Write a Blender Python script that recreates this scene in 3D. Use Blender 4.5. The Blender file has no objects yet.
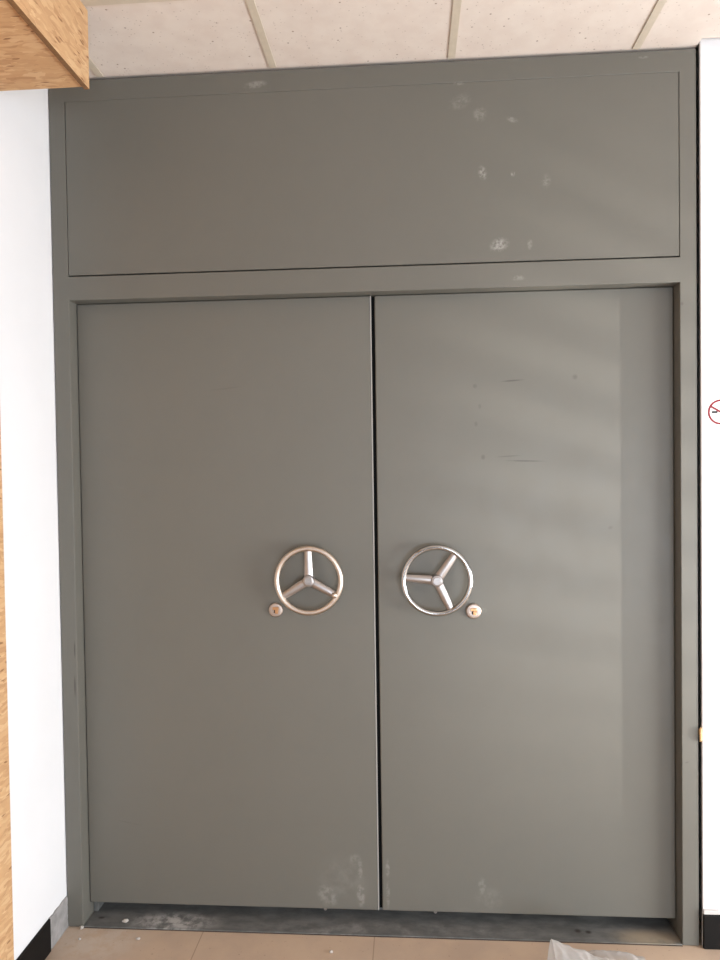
import bpy, bmesh, math, random
from mathutils import Vector, Matrix, noise
random.seed(4)
C = bpy.context.scene.collection
PI = math.pi

# ------------------------------------------------------------------ materials
def srgb(r, g, b):
    f = lambda c: (c/255/12.92) if c/255 <= .04045 else ((c/255+.055)/1.055)**2.4
    return (f(r), f(g), f(b), 1)

class NT:
    """thin wrapper around a material's node tree"""
    def __init__(s, name, rough=.5, metal=0., spec=.5, col=(.5, .5, .5, 1)):
        s.m = bpy.data.materials.new(name); s.m.use_nodes = True
        s.t = s.m.node_tree; s.n = s.t.nodes
        s.p = s.n['Principled BSDF']; s.out = s.n['Material Output']
        s.p.inputs['Roughness'].default_value = rough
        s.p.inputs['Metallic'].default_value = metal
        s.p.inputs['Specular IOR Level'].default_value = spec
        s.p.inputs['Base Color'].default_value = col
        s.co = s.n.new('ShaderNodeTexCoord').outputs['Object']
    def link(s, a, b): s.t.links.new(a, b)
    def put(s, sock, v):
        if hasattr(v, 'is_output'): s.link(v, sock)
        else: sock.default_value = v
    def math(s, op, a, b=0., clamp=False):
        n = s.n.new('ShaderNodeMath'); n.operation = op; n.use_clamp = clamp
        s.put(n.inputs[0], a); s.put(n.inputs[1], b); return n.outputs[0]
    def vec(s, op, a, b=(0, 0, 0)):
        n = s.n.new('ShaderNodeVectorMath'); n.operation = op
        s.put(n.inputs[0], a); s.put(n.inputs[1], b)
        return n.outputs['Value' if op == 'LENGTH' else 'Vector']
    def mapr(s, v, a, b, c=0., d=1., smooth=True):
        n = s.n.new('ShaderNodeMapRange'); n.interpolation_type = 'SMOOTHSTEP' if smooth else 'LINEAR'
        s.put(n.inputs[0], v)
        for i, x in enumerate((a, b, c, d)): s.put(n.inputs[i+1], x)
        return n.outputs[0]
    def mapping(s, v, loc=(0, 0, 0), rot=(0, 0, 0), scale=(1, 1, 1)):
        n = s.n.new('ShaderNodeMapping'); s.put(n.inputs[0], v)
        n.inputs[1].default_value = loc; n.inputs[2].default_value = rot; n.inputs[3].default_value = scale
        return n.outputs[0]
    def noise(s, scale, detail=4, rough=.55, v=None, dist=0.):
        n = s.n.new('ShaderNodeTexNoise'); s.put(n.inputs['Vector'], v if v is not None else s.co)
        n.inputs['Scale'].default_value = scale; n.inputs['Detail'].default_value = detail
        n.inputs['Roughness'].default_value = rough; n.inputs['Distortion'].default_value = dist
        return n.outputs[0]
    def voronoi(s, scale, v=None, feature='F1', rand=1.):
        n = s.n.new('ShaderNodeTexVoronoi'); n.feature = feature
        s.put(n.inputs['Vector'], v if v is not None else s.co)
        n.inputs['Scale'].default_value = scale; n.inputs['Randomness'].default_value = rand
        return n
    def mix(s, f, a, b):
        n = s.n.new('ShaderNodeMix'); n.data_type = 'RGBA'
        s.put(n.inputs[0], f); s.put(n.inputs[6], a); s.put(n.inputs[7], b); return n.outputs[2]
    def ramp(s, v, stops):
        n = s.n.new('ShaderNodeValToRGB'); s.put(n.inputs[0], v); e = n.color_ramp.elements
        while len(e) < len(stops): e.new(.5)
        for el, (p, c) in zip(e, stops): el.position = p; el.color = c
        return n.outputs[0]
    def color(s, v): s.put(s.p.inputs['Base Color'], v)
    def bump(s, h, strength=.2, dist=.002):
        n = s.n.new('ShaderNodeBump'); s.put(n.inputs['Height'], h)
        n.inputs['Strength'].default_value = strength; n.inputs['Distance'].default_value = dist
        s.link(n.outputs[0], s.p.inputs['Normal'])
    def blot(s, c, r, lo=.35, hi=.65, nscale=60, rot=0.):
        """an irregular spot: elliptical falloff broken up by noise"""
        d = s.vec('SUBTRACT', s.co, c)
        if rot: d = s.mapping(d, rot=(0, rot, 0))
        d = s.vec('MULTIPLY', d, tuple(1/x if x else 0 for x in r))
        f = s.mapr(s.vec('LENGTH', d), .25, 1., 1., 0.)
        return s.math('MULTIPLY', f, s.mapr(s.noise(nscale, 4, .65), lo, hi))
    def add_all(s, socks):
        a = socks[0]
        for b in socks[1:]: a = s.math('MAXIMUM', a, b)
        return a

def steel_paint(name, smears=(), scratches=(), darks=(), base=(0, 0, 0)):
    """grey-green satin paint on steel, with the smears and scratches where they are (world x, z)"""
    m = NT(name, rough=.46, spec=.35)
    n1 = m.noise(1.3, 3, .5); n2 = m.noise(9, 5, .6)
    col = m.mix(m.mapr(n1, .35, .65), srgb(98, 95.6, 88.6), srgb(99.5, 97, 90))
    col = m.mix(m.math('MULTIPLY', m.mapr(n2, .45, .75), .15), col, srgb(92, 89, 82.5))
    if smears:
        k = m.add_all([m.math('MULTIPLY', m.blot((x-base[0], 0, z-base[2]), (rx, 0, rz), nscale=ns, rot=ro), st)
                       for (x, z, rx, rz, st, ns, ro) in smears])
        col = m.mix(k, col, srgb(165, 162, 157))
    if scratches:
        k = m.add_all([m.math('MULTIPLY', m.blot((x-base[0], 0, z-base[2]), (rx, 0, rz), .2, .5, 30, ro), st)
                       for (x, z, rx, rz, st, ro) in scratches])
        col = m.mix(k, col, srgb(45, 40, 36))
    m.color(col)
    m.put(m.p.inputs['Roughness'], m.mapr(n2, .3, .7, .42, .50))
    m.bump(m.noise(260, 2, .5), .05, .001)
    return m.m

def wall_paint():
    m = NT('white_wall_paint', rough=.75, spec=.2)
    m.color(m.mix(m.mapr(m.noise(3, 4), .3, .7), (.72, .715, .725, 1), (.70, .695, .705, 1)))
    m.bump(m.noise(120, 4, .6), .08, .001)
    return m.m

def osb(name, rot):
    """oriented strand board: overlapping wood flakes at several angles"""
    m = NT(name, rough=.62, spec=.25)
    sp = m.n.new('ShaderNodeSeparateXYZ'); m.link(m.co, sp.inputs[0])
    cb = m.n.new('ShaderNodeCombineXYZ')
    for i, ax in enumerate(rot): m.link(sp.outputs[ax], cb.inputs[i])
    wn = m.n.new('ShaderNodeTexNoise'); m.link(cb.outputs[0], wn.inputs['Vector']); wn.inputs['Scale'].default_value = 22
    warp = m.vec('ADD', cb.outputs[0], m.vec('MULTIPLY', wn.outputs['Color'], (.02, .02, 0)))
    val = None; hi = None; edge = None
    for i, (a, sx, sy, ox) in enumerate(((.12, 17, 88, 0), (-.35, 22, 104, 3.1), (.5, 16, 80, 7.7), (-.8, 25, 92, 1.9))):
        v = m.mapping(warp, loc=(ox, ox*.7, 0), rot=(0, 0, a), scale=(sx, sy, 1))
        vo = m.voronoi(1.0, v)
        sep = m.n.new('ShaderNodeSeparateColor'); m.link(vo.outputs['Color'], sep.inputs[0])
        grain = m.noise(1.0, 3, .6, m.mapping(v, scale=(.9, 7, 1)))
        t = m.math('ADD', m.math('MULTIPLY', sep.outputs[0], .65), m.math('MULTIPLY', grain, .35))
        if val is None: val, hi, edge = t, sep.outputs[1], vo.outputs['Distance']
        else:
            n = m.n.new('ShaderNodeMix'); n.data_type = 'FLOAT'
            g = m.math('GREATER_THAN', sep.outputs[1], hi)
            m.put(n.inputs[0], g); m.put(n.inputs[2], val); m.put(n.inputs[3], t); val = n.outputs[0]
            n2 = m.n.new('ShaderNodeMix'); n2.data_type = 'FLOAT'
            m.put(n2.inputs[0], g); m.put(n2.inputs[2], edge); m.put(n2.inputs[3], vo.outputs['Distance']); edge = n2.outputs[0]
            hi = m.math('MAXIMUM', hi, sep.outputs[1])
    col = m.ramp(val, [(.12, srgb(172, 132, 94)), (.38, srgb(188, 149, 109)), (.62, srgb(195, 157, 116)), (.9, srgb(207, 173, 134))])
    chip = m.voronoi(1, m.mapping(warp, rot=(0, 0, .3), scale=(28, 120, 1)))
    cs = m.n.new('ShaderNodeSeparateColor'); m.link(chip.outputs['Color'], cs.inputs[0])
    k = m.math('MULTIPLY', m.math('GREATER_THAN', cs.outputs[0], .93), m.mapr(chip.outputs['Distance'], .25, .5, 1, 0))
    col = m.mix(m.math('MULTIPLY', k, .75), col, srgb(112, 70, 38))
    m.color(col); m.bump(val, .35, .002)
    return m.m

def simple(name, col, rough=.5, metal=0., spec=.5, var=.0, nscale=30):
    m = NT(name, rough, metal, spec, col)
    if var:
        d = tuple(c*(1-var) for c in col[:3])+(1,)
        m.color(m.mix(m.mapr(m.noise(nscale, 4, .6), .35, .65), col, d))
    return m.m

def metal(name, col, rough, var=.02, scale=14):
    m = NT(name, rough, 1., .5, col)
    n = m.noise(scale, 4, .6)
    m.put(m.p.inputs['Roughness'], m.mapr(n, .3, .7, max(.02, rough-var), rough+var))
    m.color(m.mix(m.mapr(n, .35, .7), col, tuple(c*.9 for c in col[:3])+(1,)))
    return m.m

def ceiling_mat():
    m = NT('mineral_fibre_ceiling_tile', rough=.9, spec=.1)
    col = m.mix(m.mapr(m.noise(14, 4), .3, .7), srgb(214, 203, 193), srgb(208, 195, 185))
    v = m.voronoi(95); s = m.n.new('ShaderNodeSeparateColor'); m.link(v.outputs['Color'], s.inputs[0])
    pin = m.math('MULTIPLY', m.math('GREATER_THAN', s.outputs[0], .72), m.mapr(v.outputs['Distance'], .10, .26, 1, 0))
    v2 = m.voronoi(32); s2 = m.n.new('ShaderNodeSeparateColor'); m.link(v2.outputs['Color'], s2.inputs[0])
    pin2 = m.math('MULTIPLY', m.math('GREATER_THAN', s2.outputs[1], .72), m.mapr(v2.outputs['Distance'], .06, .14, 1, 0))
    k = m.math('MAXIMUM', m.math('MULTIPLY', pin, .45), m.math('MULTIPLY', pin2, .75))
    m.color(m.mix(k, col, srgb(120, 98, 84))); m.bump(k, -.4, .002)
    return m.m

def floor_mat():
    m = NT('beige_floor_tile', rough=.5, spec=.3)
    sp = m.n.new('ShaderNodeSeparateXYZ'); m.link(m.co, sp.inputs[0])
    def seam(o, off):
        f = m.math('FRACT', m.math('DIVIDE', m.math('ADD', o, off), .6))
        return m.mapr(m.math('ABSOLUTE', m.math('SUBTRACT', f, .5)), .4965, .4985)
    s = m.math('MAXIMUM', seam(sp.outputs[0], 6.62), seam(sp.outputs[1], 6.45))
    n = m.noise(5, 6, .6)
    col = m.mix(m.mapr(n, .35, .68), srgb(187, 163, 141), srgb(177, 155, 136))
    dust = m.blot((-.98, -.06, 0), (.22, .16, 0), .3, .6, 16)
    col = m.mix(m.math('MULTIPLY', dust, .55), col, srgb(196, 184, 172))
    speck = m.math('MULTIPLY', m.mapr(m.noise(85, 3, .6), .66, .72), .5)
    col = m.mix(speck, col, srgb(120, 102, 88))
    m.color(m.mix(m.math('MULTIPLY', s, .6), col, srgb(112, 92, 78)))
    m.bump(s, -.3, .002)
    return m.m

def threshold_mat():
    m = NT('dusty_grey_sill_steel', rough=.5, spec=.35)
    n = m.noise(11, 6, .65, m.mapping(m.co, scale=(1, 2.2, 1)))
    col = m.mix(m.mapr(n, .35, .7), srgb(87, 87, 85), srgb(112, 111, 109))
    dust = m.math('MAXIMUM', m.blot((-.72, .04, 0), (.2, .07, 0), .38, .62, 26), m.math('MULTIPLY', m.blot((.05, .03, 0), (.6, .06, 0), .45, .8, 14), .5))
    col = m.mix(m.math('MULTIPLY', dust, .8), col, srgb(188, 184, 180))
    tan = m.blot((.93, .03, 0), (.16, .06, 0), .2, .5, 8)
    col = m.mix(m.math('MULTIPLY', tan, .7), col, srgb(160, 144, 122))
    drk = m.add_all([m.blot((-.989, .05, 0), (.017, .009, 0), .0, .2, 30), m.blot((.70, .055, 0), (.016, .014, 0), .25, .45, 50),
                     m.blot((.735, .05, 0), (.015, .012, 0), .25, .45, 50)])
    col = m.mix(drk, col, srgb(50, 44, 40))
    m.color(col); m.bump(n, .15, .002)
    return m.m

def patch_mat():
    m = NT('bare_cement_patch', rough=.85, spec=.15)
    n = m.noise(22, 6, .65)
    m.color(m.mix(m.mapr(n, .3, .7), srgb(128, 125, 123), srgb(152, 148, 146))); m.bump(n, .3, .003)
    return m.m

def bag_mat():
    m = NT('clear_plastic_film', rough=.22, spec=.6)
    m.color((.62, .60, .58, 1))
    tr = m.n.new('ShaderNodeBsdfTransparent'); tl = m.n.new('ShaderNodeBsdfTranslucent')
    tl.inputs[0].default_value = (.62, .60, .58, 1)
    m1 = m.n.new('ShaderNodeMixShader'); m1.inputs[0].default_value = .4
    m.link(m.p.outputs[0], m1.inputs[1]); m.link(tl.outputs[0], m1.inputs[2])
    m2 = m.n.new('ShaderNodeMixShader')
    lw = m.n.new('ShaderNodeLayerWeight'); lw.inputs[0].default_value = .35
    m.put(m2.inputs[0], m.mapr(lw.outputs['Facing'], 0, .8, .60, .10))
    m.link(m1.outputs[0], m2.inputs[1]); m.link(tr.outputs[0], m2.inputs[2]); m.link(m2.outputs[0], m.out.inputs[0])
    return m.m

def pane_mat():
    m = NT('window_glass', rough=.02)
    tr = m.n.new('ShaderNodeBsdfTransparent'); gl = m.n.new('ShaderNodeBsdfGlossy'); gl.inputs['Roughness'].default_value = .02
    mx = m.n.new('ShaderNodeMixShader'); fr = m.n.new('ShaderNodeFresnel'); fr.inputs[0].default_value = 1.5
    m.link(fr.outputs[0], mx.inputs[0]); m.link(tr.outputs[0], mx.inputs[1]); m.link(gl.outputs[0], mx.inputs[2]); m.link(mx.outputs[0], m.out.inputs[0])
    return m.m

WALL = wall_paint()
GREYWALL = simple('fill_cut_grey', (.15, .15, .15, 1), .8, var=.08)  # for the unseen rear wall, toned dark to cut fill and chrome reflections
OSB_SIDE = osb('strand_board_upright', (1, 2))
OSB_FLAT = osb('strand_board_flat', (0, 1))
CEIL = ceiling_mat(); FLOOR = floor_mat()
GRID = simple('cream_ceiling_grid_paint', srgb(196, 184, 166), .5, var=.06)
BLACK = simple('black_skirting', (.007, .006, .0055, 1), .6, spec=.15, var=.15)
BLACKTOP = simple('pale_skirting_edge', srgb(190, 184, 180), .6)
SILL = threshold_mat(); PATCH = patch_mat()
ALU = metal('cream_satin_aluminium', (.60, .52, .45, 1), .33)
SPOKE = metal('cast_aluminium', (.42, .385, .37, 1), .40)
CHROME = metal('polished_chrome', (.45, .45, .45, 1), .10, .02)
LOCKM = metal('nickel_lock_face', (.48, .40, .35, 1), .45)
BRASS = metal('brass_plug', (.55, .30, .15, 1), .4)
GAPBLACK = simple('gap_shade_black', (.006, .006, .006, 1), .8, spec=.1)
DARK = simple('dark_hole', (.012, .01, .009, 1), .8)
STRIP = simple('pale_edge_grey', srgb(150, 147, 143), .5)
JOINT = simple('brown_joint', srgb(62, 50, 42), .8)
EDGE = simple('strand_board_cut_edge', srgb(128, 92, 58), .8, var=.25, nscale=90)
FOAM = simple('dried_yellow_foam', srgb(206, 168, 118), .9, var=.2, nscale=80)
CRUMB = simple('plaster_white', srgb(176, 168, 160), .9, var=.1, nscale=200)
PAPER = simple('white_sign_vinyl', (.86, .86, .85, 1), .35)
RED = simple('red_print', srgb(118, 12, 24), .4, var=.05)
INK = simple('black_print', (.006, .005, .005, 1), .6, spec=.2)
GREYINK = simple('grey_print', srgb(206, 206, 204), .5)
WINF = simple('white_window_frame', (.78, .78, .77, 1), .4)
BAG = bag_mat(); PANE = pane_mat()

# ------------------------------------------------------------------ mesh helpers
def props(o, label=None, category=None, group=None, kind=None):
    for k, v in (('label', label), ('category', category), ('group', group), ('kind', kind)):
        if v: o[k] = v
    return o

def empty(name, loc, **k):
    o = bpy.data.objects.new(name, None); o.empty_display_size = .1
    C.objects.link(o); o.location = loc
    return props(o, **k)

WORLD = {}
def obj(name, bm, mat, parent=None, origin=None, smooth=None, **k):
    """link bm (built in world coordinates) as one mesh; origin = its world origin"""
    pw = WORLD.get(parent.name, Vector(parent.location)) if parent else Vector((0, 0, 0))
    org = Vector(origin) if origin is not None else (pw if parent else Vector((0, 0, 0)))
    bm.transform(Matrix.Translation(-org))
    bmesh.ops.recalc_face_normals(bm, faces=bm.faces)
    me = bpy.data.meshes.new(name); bm.to_mesh(me); bm.free()
    for m in (mat if isinstance(mat, (list, tuple)) else [mat]): me.materials.append(m)
    if smooth is not None:
        for p in me.polygons: p.use_smooth = True
        me.set_sharp_from_angle(angle=math.radians(smooth))
    o = bpy.data.objects.new(name, me); C.objects.link(o)
    if parent: o.parent = parent
    o.location = org - pw; WORLD[o.name] = org
    return props(o, **k)

def box(bm, x0, x1, y0, y1, z0, z1, bev=0., seg=2):
    r = bmesh.ops.create_cube(bm, size=1)
    for v in r['verts']:
        v.co = Vector((x0+(v.co.x+.5)*(x1-x0), y0+(v.co.y+.5)*(y1-y0), z0+(v.co.z+.5)*(z1-z0)))
    if bev:
        es = list({e for v in r['verts'] for e in v.link_edges})
        bmesh.ops.bevel(bm, geom=es, offset=bev, segments=seg, affect='EDGES', profile=.5)
    return bm
def B(*a, **k): return box(bmesh.new(), *a, **k)

def lathe(bm, prof, c, n=40):
    """profile (radius, y) revolved about the y axis through c; y is measured towards the door"""
    rings = []
    for r, y in prof:
        if r < 1e-6: rings.append([bm.verts.new((c[0], c[1]+y, c[2]))])
        else: rings.append([bm.verts.new((c[0]+r*math.cos(2*PI*i/n), c[1]+y, c[2]+r*math.sin(2*PI*i/n))) for i in range(n)])
    for a, b in zip(rings, rings[1:]):
        for i in range(n):
            j = (i+1) % n
            if len(a) == 1: bm.faces.new((a[0], b[i], b[j]))
            elif len(b) == 1: bm.faces.new((a[i], b[0], a[j]))
            else: bm.faces.new((a[i], b[i], b[j], a[j]))
    return bm

def torus(bm, c, R, r, n=72, k=14, sy=1.):
    g = [[bm.verts.new((c[0]+(R+r*math.cos(t))*math.cos(a), c[1]+sy*r*math.sin(t), c[2]+(R+r*math.cos(t))*math.sin(a)))
          for t in [2*PI*j/k for j in range(k)]] for a in [2*PI*i/n for i in range(n)]]
    for i in range(n):
        for j in range(k):
            bm.faces.new((g[i][j], g[(i+1) % n][j], g[(i+1) % n][(j+1) % k], g[i][(j+1) % k]))
    return bm

def wall_with_hole(axis, pos0, pos1, a0, a1, z0, z1, h):
    """slab between pos0..pos1 on `axis`, running a0..a1, with a hole h=(b0,b1,c0,c1)"""
    bm = bmesh.new()
    for (p, q, r, s) in ((a0, h[0], z0, z1), (h[1], a1, z0, z1), (h[0], h[1], z0, h[2]), (h[0], h[1], h[3], z1)):
        if axis == 'x': box(bm, pos0, pos1, p, q, r, s)
        else: box(bm, p, q, pos0, pos1, r, s)
    return bm

# ------------------------------------------------------------------ measures (metres; door frame face is y = 0)
XL, XR, ZT = -1.1127, 1.0668, 2.964
OL, OR, OT = -1.0543, 1.0133, 2.211
PL, PR, PB, PT = -1.0524, 1.0122, 2.2925, 2.893
YD = .055                      # face of the leaves
ROOM_X, ROOM_Y = 3.4, -5.5
TILE = 2.976

# ------------------------------------------------------------------ setting
obj('floor', B(-1.4, ROOM_X+.2, ROOM_Y-.2, .4, -.12, 0), FLOOR, kind='structure', label='beige tiled floor in front of the grey steel double door', category='floor')
bm = bmesh.new()
box(bm, -1.4, 1.072, ROOM_Y-.2, .4, TILE, 3.03); box(bm, 1.072, ROOM_X+.2, ROOM_Y-.2, -.036, TILE, 3.03)
box(bm, -1.4, ROOM_X+.2, ROOM_Y-.2, .4, 3.03, 3.06)
ce = obj('ceiling', bm, CEIL, kind='structure', label='cream mineral fibre tiles of the suspended ceiling', category='ceiling')
bm = bmesh.new()
xs = [-.9238+.6*k for k in range(8)]; ys = [-.387-.6*k for k in range(9)]
for x in xs: box(bm, x-.012, x+.012, ROOM_Y, -.002, 2.9715, TILE+.001)
for y in ys:
    cuts = [XL]+[v for x in xs for v in (x-.012, x+.012)]+[ROOM_X]
    for a, b in zip(cuts[::2], cuts[1::2]): box(bm, a, b, y-.012, y+.012, 2.9715, TILE+.001)
obj('ceiling_grid', bm, GRID, ce)

obj('wall_left', B(-1.4, XL, ROOM_Y, .4, 0, TILE), WALL, kind='structure', label='plain white wall left of the grey double door', category='wall')
bm = bmesh.new()
box(bm, 1.0775, ROOM_X, -.006, .006, .0, 3.03, .003)           # the board that ends beside the frame
box(bm, 1.125, ROOM_X, .006, .4, 0, 3.03)
box(bm, XL-.05, 1.125, .24, .4, 0, TILE)                         # masonry behind the door
obj('wall_back', bm, WALL, kind='structure', label='white wall right of the grey double door', category='wall')
WY0, WY1, WZ0, WZ1 = -2.6, -.5, .10, 1.72
obj('wall_right', wall_with_hole('x', ROOM_X, ROOM_X+.2, ROOM_Y, .4, 0, TILE, (WY0, WY1, WZ0, WZ1)), WALL, kind='structure', label='white side wall with a big window, outside the picture', category='wall')
VX0, VX1, VZ0, VZ1 = .5, 3.2, .2, 1.6
obj('wall_front', wall_with_hole('y', ROOM_Y-.2, ROOM_Y, -1.4, ROOM_X+.2, 0, TILE, (VX0, VX1, VZ0, VZ1)), GREYWALL, kind='structure', label='dark grey wall behind the viewpoint facing the double door', category='wall')

# windows (outside the picture; the daylight comes through them)
bm = bmesh.new()
for (a, b, c, d) in ((WY0, WY1, WZ0, WZ0+.06), (WY0, WY1, WZ1-.06, WZ1), (WY0, WY0+.06, WZ0+.06, WZ1-.06), (WY1-.06, WY1, WZ0+.06, WZ1-.06), (-1.12, -.828, WZ0+.06, WZ1-.06), (-1.85, -1.79, WZ0+.06, WZ1-.06)):  # includes a wide mullion added to keep the glare off the left leaf
    box(bm, ROOM_X+.08, ROOM_X+.14, a, b, c, d)
w1 = obj('window_1', bm, WINF, kind='structure', label='tall window in the side wall', category='window')
obj('pane', B(ROOM_X+.105, ROOM_X+.110, WY0+.06, WY1-.06, WZ0+.06, WZ1-.06), PANE, w1)
bm = bmesh.new()
for (a, b, c, d) in ((VX0, VX1, VZ0, VZ0+.06), (VX0, VX1, VZ1-.06, VZ1), (VX0, VX0+.06, VZ0+.06, VZ1-.06), (VX1-.06, VX1, VZ0+.06, VZ1-.06), (1.82, 1.88, VZ0+.06, VZ1-.06)):
    box(bm, a, b, ROOM_Y-.14, ROOM_Y-.08, c, d)
w2 = obj('window_2', bm, WINF, kind='structure', label='wide window behind the viewpoint', category='window')
obj('pane', B(VX0+.06, VX1-.06, ROOM_Y-.110, ROOM_Y-.105, VZ0+.06, VZ1-.06), PANE, w2)

for i in range(24):                                               # venetian blind outside the side window
    z = WZ0+.07+.076*i
    obj('blind_slat', B(ROOM_X+.150, ROOM_X+.198, WY0+.01, WY1-.01, z, z+.003), WINF, w1)
# skirtings, bare patch
obj('baseboard_left', B(XL, XL+.008, -.364, -.128, 0, .112, .002), BLACK, kind='structure', label='black skirting at the foot of the left white wall', category='skirting')
bm = bmesh.new()
box(bm, XL, XL+.003, -.128, -.001, 0, .111)
bmesh.ops.subdivide_edges(bm, edges=bm.edges[:], cuts=14, use_grid_fill=True)
for v in bm.verts:
    if v.co.z > .1: v.co.z += .006*noise.noise(v.co*60)
    if v.co.x > XL+.001: v.co.x += .002*noise.noise(v.co*50)+.001
obj('trim_2', bm, PATCH, kind='structure', smooth=40, label='bare grey strip of wall between the black skirting and the door frame', category='wall patch')
bb = obj('baseboard_right', B(1.0745, ROOM_X, -.018, -.006, .001, .118, .004), BLACK, kind='structure', label='black skirting at the foot of the right white wall', category='skirting')
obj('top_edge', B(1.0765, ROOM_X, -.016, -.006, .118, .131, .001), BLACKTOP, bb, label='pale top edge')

# ------------------------------------------------------------------ the door frame
SM_FRAME = [(-.385, 2.920, .05, .016, .5, 45, .1), (.375, 2.592, .018, .03, .55, 90, .2), (.475, 2.585, .009, .012, .7, 90, 0), (.583, 2.557, .02, .03, .25, 70, 0),
            (.428, 2.352, .04, .028, .65, 80, .3), (.529, 2.350, .012, .022, .35, 80, 0), (.369, 2.785, .03, .03, .3, 60, .5), (.474, 2.763, .025, .012, .35, 60, -.3),
            (.303, 2.83, .05, .03, .2, 60, .4), (.49, 2.24, .03, .012, .3, 60, 0), (.30, 2.89, .025, .008, .4, 60, 0), (.90, 2.945, .02, .006, .5, 40, 0)]
DK_FRAME = [(-1.062, .99, .003, .04, .7, 0), (-1.064, .86, .004, .05, .6, 0), (1.02, 2.14, .006, .008, .4, 0), (1.03, .62, .01, .004, .4, .3)]
FR = empty('trim_1', (-.02, 0, 0), kind='structure', label='grey painted steel frame around the double door, with panel above', category='door frame')
P_FRAME = steel_paint('grey_steel_paint_frame', SM_FRAME, DK_FRAME, base=(-.02, 0, 0))
def cells(xs, zs, keep, y0, y1, bev):
    bm = bmesh.new(); V = {}
    def vv(i, j):
        if (i, j) not in V: V[i, j] = bm.verts.new((xs[i], y0, zs[j]))
        return V[i, j]
    fs = [bm.faces.new((vv(i, j), vv(i+1, j), vv(i+1, j+1), vv(i, j+1))) for i in range(len(xs)-1) for j in range(len(zs)-1) if keep(i, j)]
    r = bmesh.ops.extrude_face_region(bm, geom=fs)
    for g in r['geom']:
        if isinstance(g, bmesh.types.BMVert): g.co.y = y1
    bmesh.ops.recalc_face_normals(bm, faces=bm.faces)
    bmesh.ops.dissolve_limit(bm, angle_limit=.01, verts=bm.verts[:], edges=bm.edges[:])
    es = [e for e in bm.edges if len(e.link_faces) == 2 and e.calc_face_angle(0) > .5]
    bmesh.ops.bevel(bm, geom=es, offset=bev, segments=2, affect='EDGES', profile=.5)
    return bm
bm = cells([XL+.0025, OL, OR, XR], [.001, OT, PB, PT, ZT], lambda i, j: not (i == 1 and j in (0, 2)), 0, .236, .0022)
obj('frame', bm, P_FRAME, FR)
obj('upper_panel', B(PL+.0007, PR-.0010, .0004, .06, PB+.0048, PT-.0007, .0008), P_FRAME, FR)
bm = bmesh.new()
box(bm, OL+.001, OR-.001, .0, .236, 0, .004, .001)
box(bm, OL+.001, OR-.001, .142, .236, .004, .048, .002)
box(bm, OL+.001, OL+.018, .085, .142, .004, .048, .002)
obj('joint_strip', B(OL+.001, OR-.001, -.0042, -.0003, 0, .0012), JOINT, FR, label='dark brown strip along the front of the threshold')  # thin dark brown strip where threshold and floor meet
obj('threshold', bm, SILL, FR, label='dusty grey steel threshold')

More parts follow.
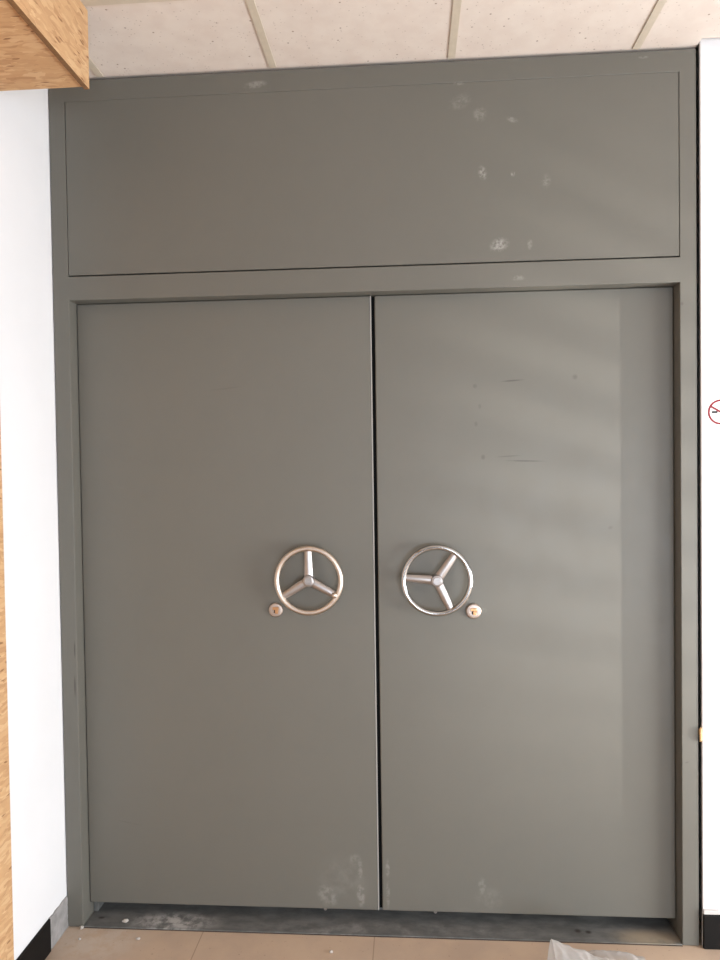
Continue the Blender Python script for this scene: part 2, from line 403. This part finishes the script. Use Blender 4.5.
# ------------------------------------------------------------------ the two leaves
def leaf(name, x0, x1, mat_args, label, wheel, lock, bolt_x):
    base = ((x0+x1)/2, YD, .056)
    d = empty(name, base, kind='structure', label=label, category='door')
    mat = steel_paint('grey_steel_paint_'+name, *mat_args, base=base)
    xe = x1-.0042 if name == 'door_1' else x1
    if xe < x1: obj('edge_strip', B(xe+.0002, x1, YD-.0006, YD+.085, .056, OT-.0022, .0008), STRIP, d, label='pale grey closing edge')  # lighter grey strip along the closing edge
    obj('leaf', B(x0, xe, YD, YD+.085, .056, OT-.0022, .0035), mat, d)
    obj('floor_bolt', lathe(bmesh.new(), [(0, -.008), (.005, -.008), (.006, -.006), (.006, .006), (0, .006)], (bolt_x, YD+.022, .046), 16), SPOKE, d, smooth=40, label='small bright floor bolt tip')
    if name == 'door_2': obj('gap_shade', B(-.0052, x0-.0002, YD+.014, YD+.08, .058, OT-.008), GAPBLACK, d, label='black strip standing in for the shade between the leaves')  # black strip added so the gap between the leaves reads as deep shade
    # handwheel
    cx, cz, angs, R, rt, rim_m, knob, lab = wheel
    yc = YD-.042
    w = obj('handwheel', torus(bmesh.new(), (cx, yc, cz), R-rt, rt), rim_m, d, origin=(cx, yc, cz), smooth=60, label=lab)
    for a in angs:
        a = math.radians(a); bm = bmesh.new()
        n = 16; rings = []
        for (r, hw, ht) in ((.014, .0155, .0085), (.022, .0158, .009), (.06, .0145, .0082), (R-2*rt-.001, .0128, .0072), (R-rt, .0110, .0058)):
            ring = []
            for i in range(n):
                t = 2*PI*i/n
                s, h = math.cos(t), math.sin(t)
                # flat shoulders with a raised rib along the middle
                ex = math.copysign(abs(s)**.8, s)*hw
                ey = h*ht*(.55+.45*(1-abs(s)))
                ring.append(bm.verts.new((cx+r*math.cos(a)-ex*math.sin(a), yc+.002-ey, cz+r*math.sin(a)+ex*math.cos(a))))
            rings.append(ring)
        for p, q in zip(rings, rings[1:]):
            for i in range(n): bm.faces.new((p[i], p[(i+1) % n], q[(i+1) % n], q[i]))
        bm.faces.new(rings[0]); bm.faces.new(rings[-1])
        obj('spoke', bm, SPOKE, w, smooth=50)
    obj('hub', lathe(bmesh.new(), [(0, -.016), (.004, -.016), (.0045, -.0145), (.009, -.0145), (.0095, -.017), (.0125, -.017), (.0135, -.0145), (.0185, -.013), (.0205, -.010),
        (.0205, .012), (.016, .016), (.012, .018), (.012, .0395), (.016, .040), (.016, .0418), (0, .0418)], (cx, yc, cz)), SPOKE, w, smooth=35)
    if knob:
        a = math.radians(knob)
        kc = (cx+(R-rt*1.9)*math.cos(a), yc-.006, cz+(R-rt*1.9)*math.sin(a))
        obj('knob', lathe(bmesh.new(), [(0, -.010), (.005, -.0095), (.0085, -.007), (.0103, -.002), (.0103, .006), (.008, .009), (0, .010)], kc, 24), ALU, w, smooth=50)
    # lock
    lx, lz, lr = lock
    l = obj('lock_cylinder', lathe(bmesh.new(), [(0, -.0085), (.0105, -.0085), (.0115, -.010), (lr-.005, -.0105), (lr-.002, -.009), (lr, -.006), (lr, -.0005), (0, -.0005)], (lx, YD, lz)), LOCKM, d, origin=(lx, YD, lz), smooth=35, label='round pale metal lock')
    bm = bmesh.new()
    box(bm, lx-.0105, lx+.0105, YD-.0125, YD-.008, lz+.001, lz+.011, .001)
    box(bm, lx-.002, lx+.009, YD-.0125, YD-.008, lz-.013, lz+.001, .001)
    obj('key_plug', bm, BRASS, l, label='brass coloured key plug')
    bm = bmesh.new()
    box(bm, lx-.0058, lx-.0025, YD-.0105, YD-.0075, lz-.010, lz+.0005)
    obj('keyhole', bm, DARK, l, label='dark keyhole')

SM_L = [(-.186, .105, .045, .055, .33, 45, .6), (-.071, .20, .013, .06, .30, 55, 0), (-.069, .11, .02, .06, .38, 55, 0), (-.09, .235, .03, .03, .18, 50, 0),
        (-.13, .16, .12, .12, .10, 18, 0)]
SC_L = [(-.52, 1.90, .08, .004, .12, .1), (-.9, .35, .06, .003, .15, -.2)]
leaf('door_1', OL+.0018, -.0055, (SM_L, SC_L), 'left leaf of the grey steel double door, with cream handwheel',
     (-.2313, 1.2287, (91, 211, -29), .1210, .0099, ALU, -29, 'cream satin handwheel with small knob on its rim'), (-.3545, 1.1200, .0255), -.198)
SM_R = [(.026, .205, .010, .045, .40, 55, 0), (.026, .115, .010, .06, .30, 55, 0), (.354, .15, .02, .04, .25, 50, 0), (.38, .11, .06, .05, .12, 30, 0), (.37, 1.117, .014, .012, .25, 60, 0)]
SC_R = [(.475, 1.906, .05, .0042, .5, .06), (.515, 1.631, .085, .0040, .45, -.03), (.46, 1.648, .055, .0035, .3, .05), (.685, 1.914, .012, .012, .35, 0), (.348, 1.89, .010, .010, .35, 0),
        (.373, 1.646, .010, .012, .35, 0), (.363, 1.82, .007, .012, .3, 0), (.35, 1.76, .008, .012, .25, 0), (.80, 1.40, .012, .008, .25, .3)]
leaf('door_2', .0065, OR-.0018, (SM_R, SC_R), 'right leaf of the grey steel double door, with chrome handwheel',
     (.2087, 1.2277, (55, 175, -65), .1230, .0093, CHROME, None, 'polished chrome handwheel'), (.3345, 1.1155, .0268), .192)

# ------------------------------------------------------------------ strand board boxing, upper left
SX, SY, SZ = -.806, -.356, 2.742
so = empty('strand_board_boxing', (-.96, -1.6, SZ), label='strand board boxing under the ceiling along the left white wall', category='boxing')
sp_ = obj('side_panel', B(SX-.016, SX, -3.4, SY, SZ, 2.9705, .0008), (OSB_SIDE, EDGE), so, label='upright strand board side panel')
for p in sp_.data.polygons:
    if p.normal.z < -.5: p.material_index = 1
obj('bottom_panel', B(XL+.001, SX-.0165, -3.4, SY, SZ+.008, SZ+.023, .001), OSB_FLAT, so, label='strand board underside panel')
obj('end_panel', B(XL+.001, SX-.016, SY-.016, SY-.001, SZ+.024, 2.9705), OSB_SIDE, so)
obj('strand_board_lining', B(XL+.001, XL+.016, -1.6, -.366, .001, SZ+.003, .001), OSB_SIDE, label='upright strand board sheet fixed to the left white wall', category='board')

# ------------------------------------------------------------------ no smoking sign
sx_, sz_, yw = 1.1390, 1.7820, -.0061
sg = empty('no_smoking_sign', (sx_, yw, sz_), label='small white no smoking sign on the right white wall', category='sign')
obj('sheet', B(sx_-.053, sx_+.053, yw-.0006, yw, sz_-.049, sz_+.049), PAPER, sg)
bm = bmesh.new(); yf = yw-.0012
def ring(bm, R0, R1, y0, y1, n=64):
    P = [(R0, y0), (R1, y0), (R1, y1), (R0, y1)]
    g = [[bm.verts.new((sx_+r*math.cos(2*PI*i/n), y, sz_+r*math.sin(2*PI*i/n))) for r, y in P] for i in range(n)]
    for i in range(n):
        for j in range(4): bm.faces.new((g[i][j], g[(i+1) % n][j], g[(i+1) % n][(j+1) % 4], g[i][(j+1) % 4]))
ring(bm, .0346, .0415, yf, yw-.0006)
b2 = B(-.038, .038, yf-.0004, yw-.0006, -.0034, .0034)
b2.transform(Matrix.Translation((sx_, 0, sz_)) @ Matrix.Rotation(math.radians(31), 4, 'Y'))
me = bpy.data.meshes.new('t'); b2.to_mesh(me); b2.free(); bm.from_mesh(me); bpy.data.meshes.remove(me)
obj('prohibition_ring', bm, RED, sg, label='red ring with slanting bar')
bm = bmesh.new()
box(bm, sx_-.0285, sx_-.010, yf+.0002, yw-.0006, sz_-.0036, sz_+.0036)
obj('cigarette', bm, INK, sg, label='black cigarette')
for a in (-1, 1):
    for b in (-1, 1): obj('corner_mark', B(sx_+a*.051-.003, sx_+a*.051+.003, yf+.0003, yw-.0006, sz_+b*.0475-.001, sz_+b*.0475+.001), GREYINK, sg, label='faint grey corner mark')

# ------------------------------------------------------------------ small things
def lump(name, c, r, mat, seed, flat=.6, **k):
    bm = bmesh.new(); bmesh.ops.create_icosphere(bm, subdivisions=2, radius=1)
    for v in bm.verts:
        q = v.co*(1+.45*noise.noise(v.co*1.3+Vector((seed, 0, 0))))
        v.co = Vector((c[0]+q.x*r[0], c[1]+q.y*r[1], c[2]+q.z*r[2]))
    zmin = min(v.co.z for v in bm.verts)
    if k.pop('ground', True):
        for v in bm.verts: v.co.z += c[2]-zmin
    return obj(name, bm, mat, origin=c, smooth=40, **k)
G = 'plaster crumbs on the floor by the door'
lump('plaster_crumb', (-1.055, -.010, .0), (.007, .006, .006), CRUMB, 1, label='white plaster crumb at the foot of the left frame jamb', category='crumb', group=G)
lump('plaster_crumb', (-.912, .028, .004), (.010, .007, .006), CRUMB, 5, label='largest plaster crumb, on the dusty left end of the threshold', category='crumb', group=G)
lump('plaster_crumb', (-1.035, -.068, .0), (.005, .004, .004), CRUMB, 8, label='tiny plaster crumb on the floor near the bare grey wall patch', category='crumb', group=G)
lump('plaster_crumb', (-.833, -.055, .0), (.008, .006, .004), CRUMB, 11, label='plaster crumb on the floor in front of the left leaf', category='crumb', group=G)
lump('plaster_crumb', (-.161, -.092, .0), (.006, .005, .005), CRUMB, 15, label='tiny plaster crumb on the floor below the middle of the double door', category='crumb', group=G)
lump('foam_blob', (1.0725, -.004, .716), (.0050, .008, .026), FOAM, 3, ground=False, label='dab of dried yellow foam between frame and right white wall', category='foam')

# plastic bag: a crumpled sheet lying in a heap, one stiff corner standing up
def lerp(tab, x):
    if x <= tab[0][0]: return tab[0][1]
    for (a, p), (b, q) in zip(tab, tab[1:]):
        if x <= b: return p+(q-p)*(x-a)/(b-a)
    return tab[-1][1]
FRONT = [(.525, .0), (.531, .045), (.536, .115), (.541, .143), (.548, .139), (.615, .119), (.69, .089), (.76, .075), (.82, .05), (.88, .0)]
BACK = [(.60, .0), (.64, .032), (.70, .048), (.764, .046), (.817, .038), (.845, .018), (.87, .0)]
def ss(a, b, x):
    t = min(1, max(0, (x-a)/(b-a))); return t*t*(3-2*t)
bm = bmesh.new(); NX, NY = 120, 90; gv = []
for j in range(NY+1):
    y = -.50+.44*j/NY; row = []
    for i in range(NX+1):
        x = .515+.375*i/NX
        fy = (1-ss(-.20, -.135, y)) if y > -.20 else (1-ss(.0, .28, -.2-y)*1.0)
        by = max(0, 1-abs(y+.105)/.045)**.6
        p = Vector((x*9, y*9, 0))
        crease = 1-abs(noise.noise(p*2.0))*2
        crease2 = 1-abs(noise.noise(p*4.3+Vector((3, 1, 0))))*2
        f = lerp(FRONT, x)*fy; b = lerp(BACK, x)*by
        z = max(f, b)
        edge = min(1, z/.03)
        near = 1-math.exp(-((x-.541)**2+(y+.2)**2)/.0012)
        z += edge*near*(.006*(crease-.75)+.003*(crease2-.7))
        row.append(bm.verts.new((x, y, max(.0008, z))))
    gv.append(row)
for j in range(NY):
    for i in range(NX):
        q = (gv[j][i], gv[j][i+1], gv[j+1][i+1], gv[j+1][i])
        if max(v.co.z for v in q) > .0012: bm.faces.new(q)
bmesh.ops.delete(bm, geom=[v for v in bm.verts if not v.link_faces], context='VERTS')
obj('plastic_bag', bm, BAG, origin=(.70, -.25, 0), smooth=70, label='crumpled clear plastic bag lying on the floor before the right leaf', category='bag')

# ------------------------------------------------------------------ light: daylight through the two windows, and an added spot on the right leaf
def area(name, loc, rot, sx, sy, power, col):
    l = bpy.data.lights.new(name, 'AREA'); l.shape = 'RECTANGLE'; l.size = sx; l.size_y = sy; l.energy = power; l.color = col
    o = bpy.data.objects.new(name, l); C.objects.link(o); o.location = loc; o.rotation_euler = rot; return o
area('side_window_daylight', (ROOM_X+.05, (WY0+WY1)/2, (WZ0+WZ1)/2), (0, PI/2, 0), WZ1-WZ0-.1, WY1-WY0-.1, 152, (.92, .97, 1.0))
area('rear_window_daylight', ((VX0+VX1)/2, ROOM_Y-.03, (VZ0+VZ1)/2), (PI/2, 0, 0), VX1-VX0-.1, VZ1-VZ0-.1, 130, (.82, .93, 1.06))
l = bpy.data.lights.new('leaf_glare_spot', 'SPOT'); l.energy = 1600; l.color = (1, .96, .90); l.shadow_soft_size = .034  # added low spot outside the window, shaped to light the right leaf
l.spot_size = math.radians(31); l.spot_blend = 1.0
o = bpy.data.objects.new('leaf_glare_spot', l); C.objects.link(o); o.location = (5.2, -1.274, .30)
o.rotation_euler = (Vector((.72, .05, 1.52))-o.location).to_track_quat('-Z', 'Y').to_euler()
w = bpy.data.worlds.new('daylight'); C_ = bpy.context.scene; C_.world = w; w.use_nodes = True
bg = w.node_tree.nodes['Background']; sky = w.node_tree.nodes.new('ShaderNodeTexSky'); sky.sky_type = 'NISHITA'
sky.sun_disc = False; sky.sun_elevation = math.radians(40); sky.sun_rotation = math.radians(120)
w.node_tree.links.new(sky.outputs[0], bg.inputs[0]); bg.inputs[1].default_value = .1

# ------------------------------------------------------------------ camera
cam = bpy.data.cameras.new('camera'); co = bpy.data.objects.new('camera', cam); C.objects.link(co)
pit, rol, yaw = -.02230577, .01402583, .06809354
R = Matrix.Rotation(yaw, 3, 'Z') @ Matrix.Rotation(pit, 3, 'X') @ Matrix.Rotation(rol, 3, 'Y')
M = Matrix((R.col[0], R.col[2], -R.col[1])).transposed().to_4x4(); M.translation = (.1184, -2.4430, 1.6286)
co.matrix_world = M
cam.sensor_fit = 'VERTICAL'; cam.sensor_height = 36; cam.lens = 27.0; cam.clip_start = .01
C_.camera = co
vs = C_.view_settings; vs.view_transform = 'Standard'; vs.look = 'None'; vs.gamma = 1; vs.use_curve_mapping = False; vs.exposure = .27
C_.cycles.max_bounces = 10; C_.cycles.diffuse_bounces = 6
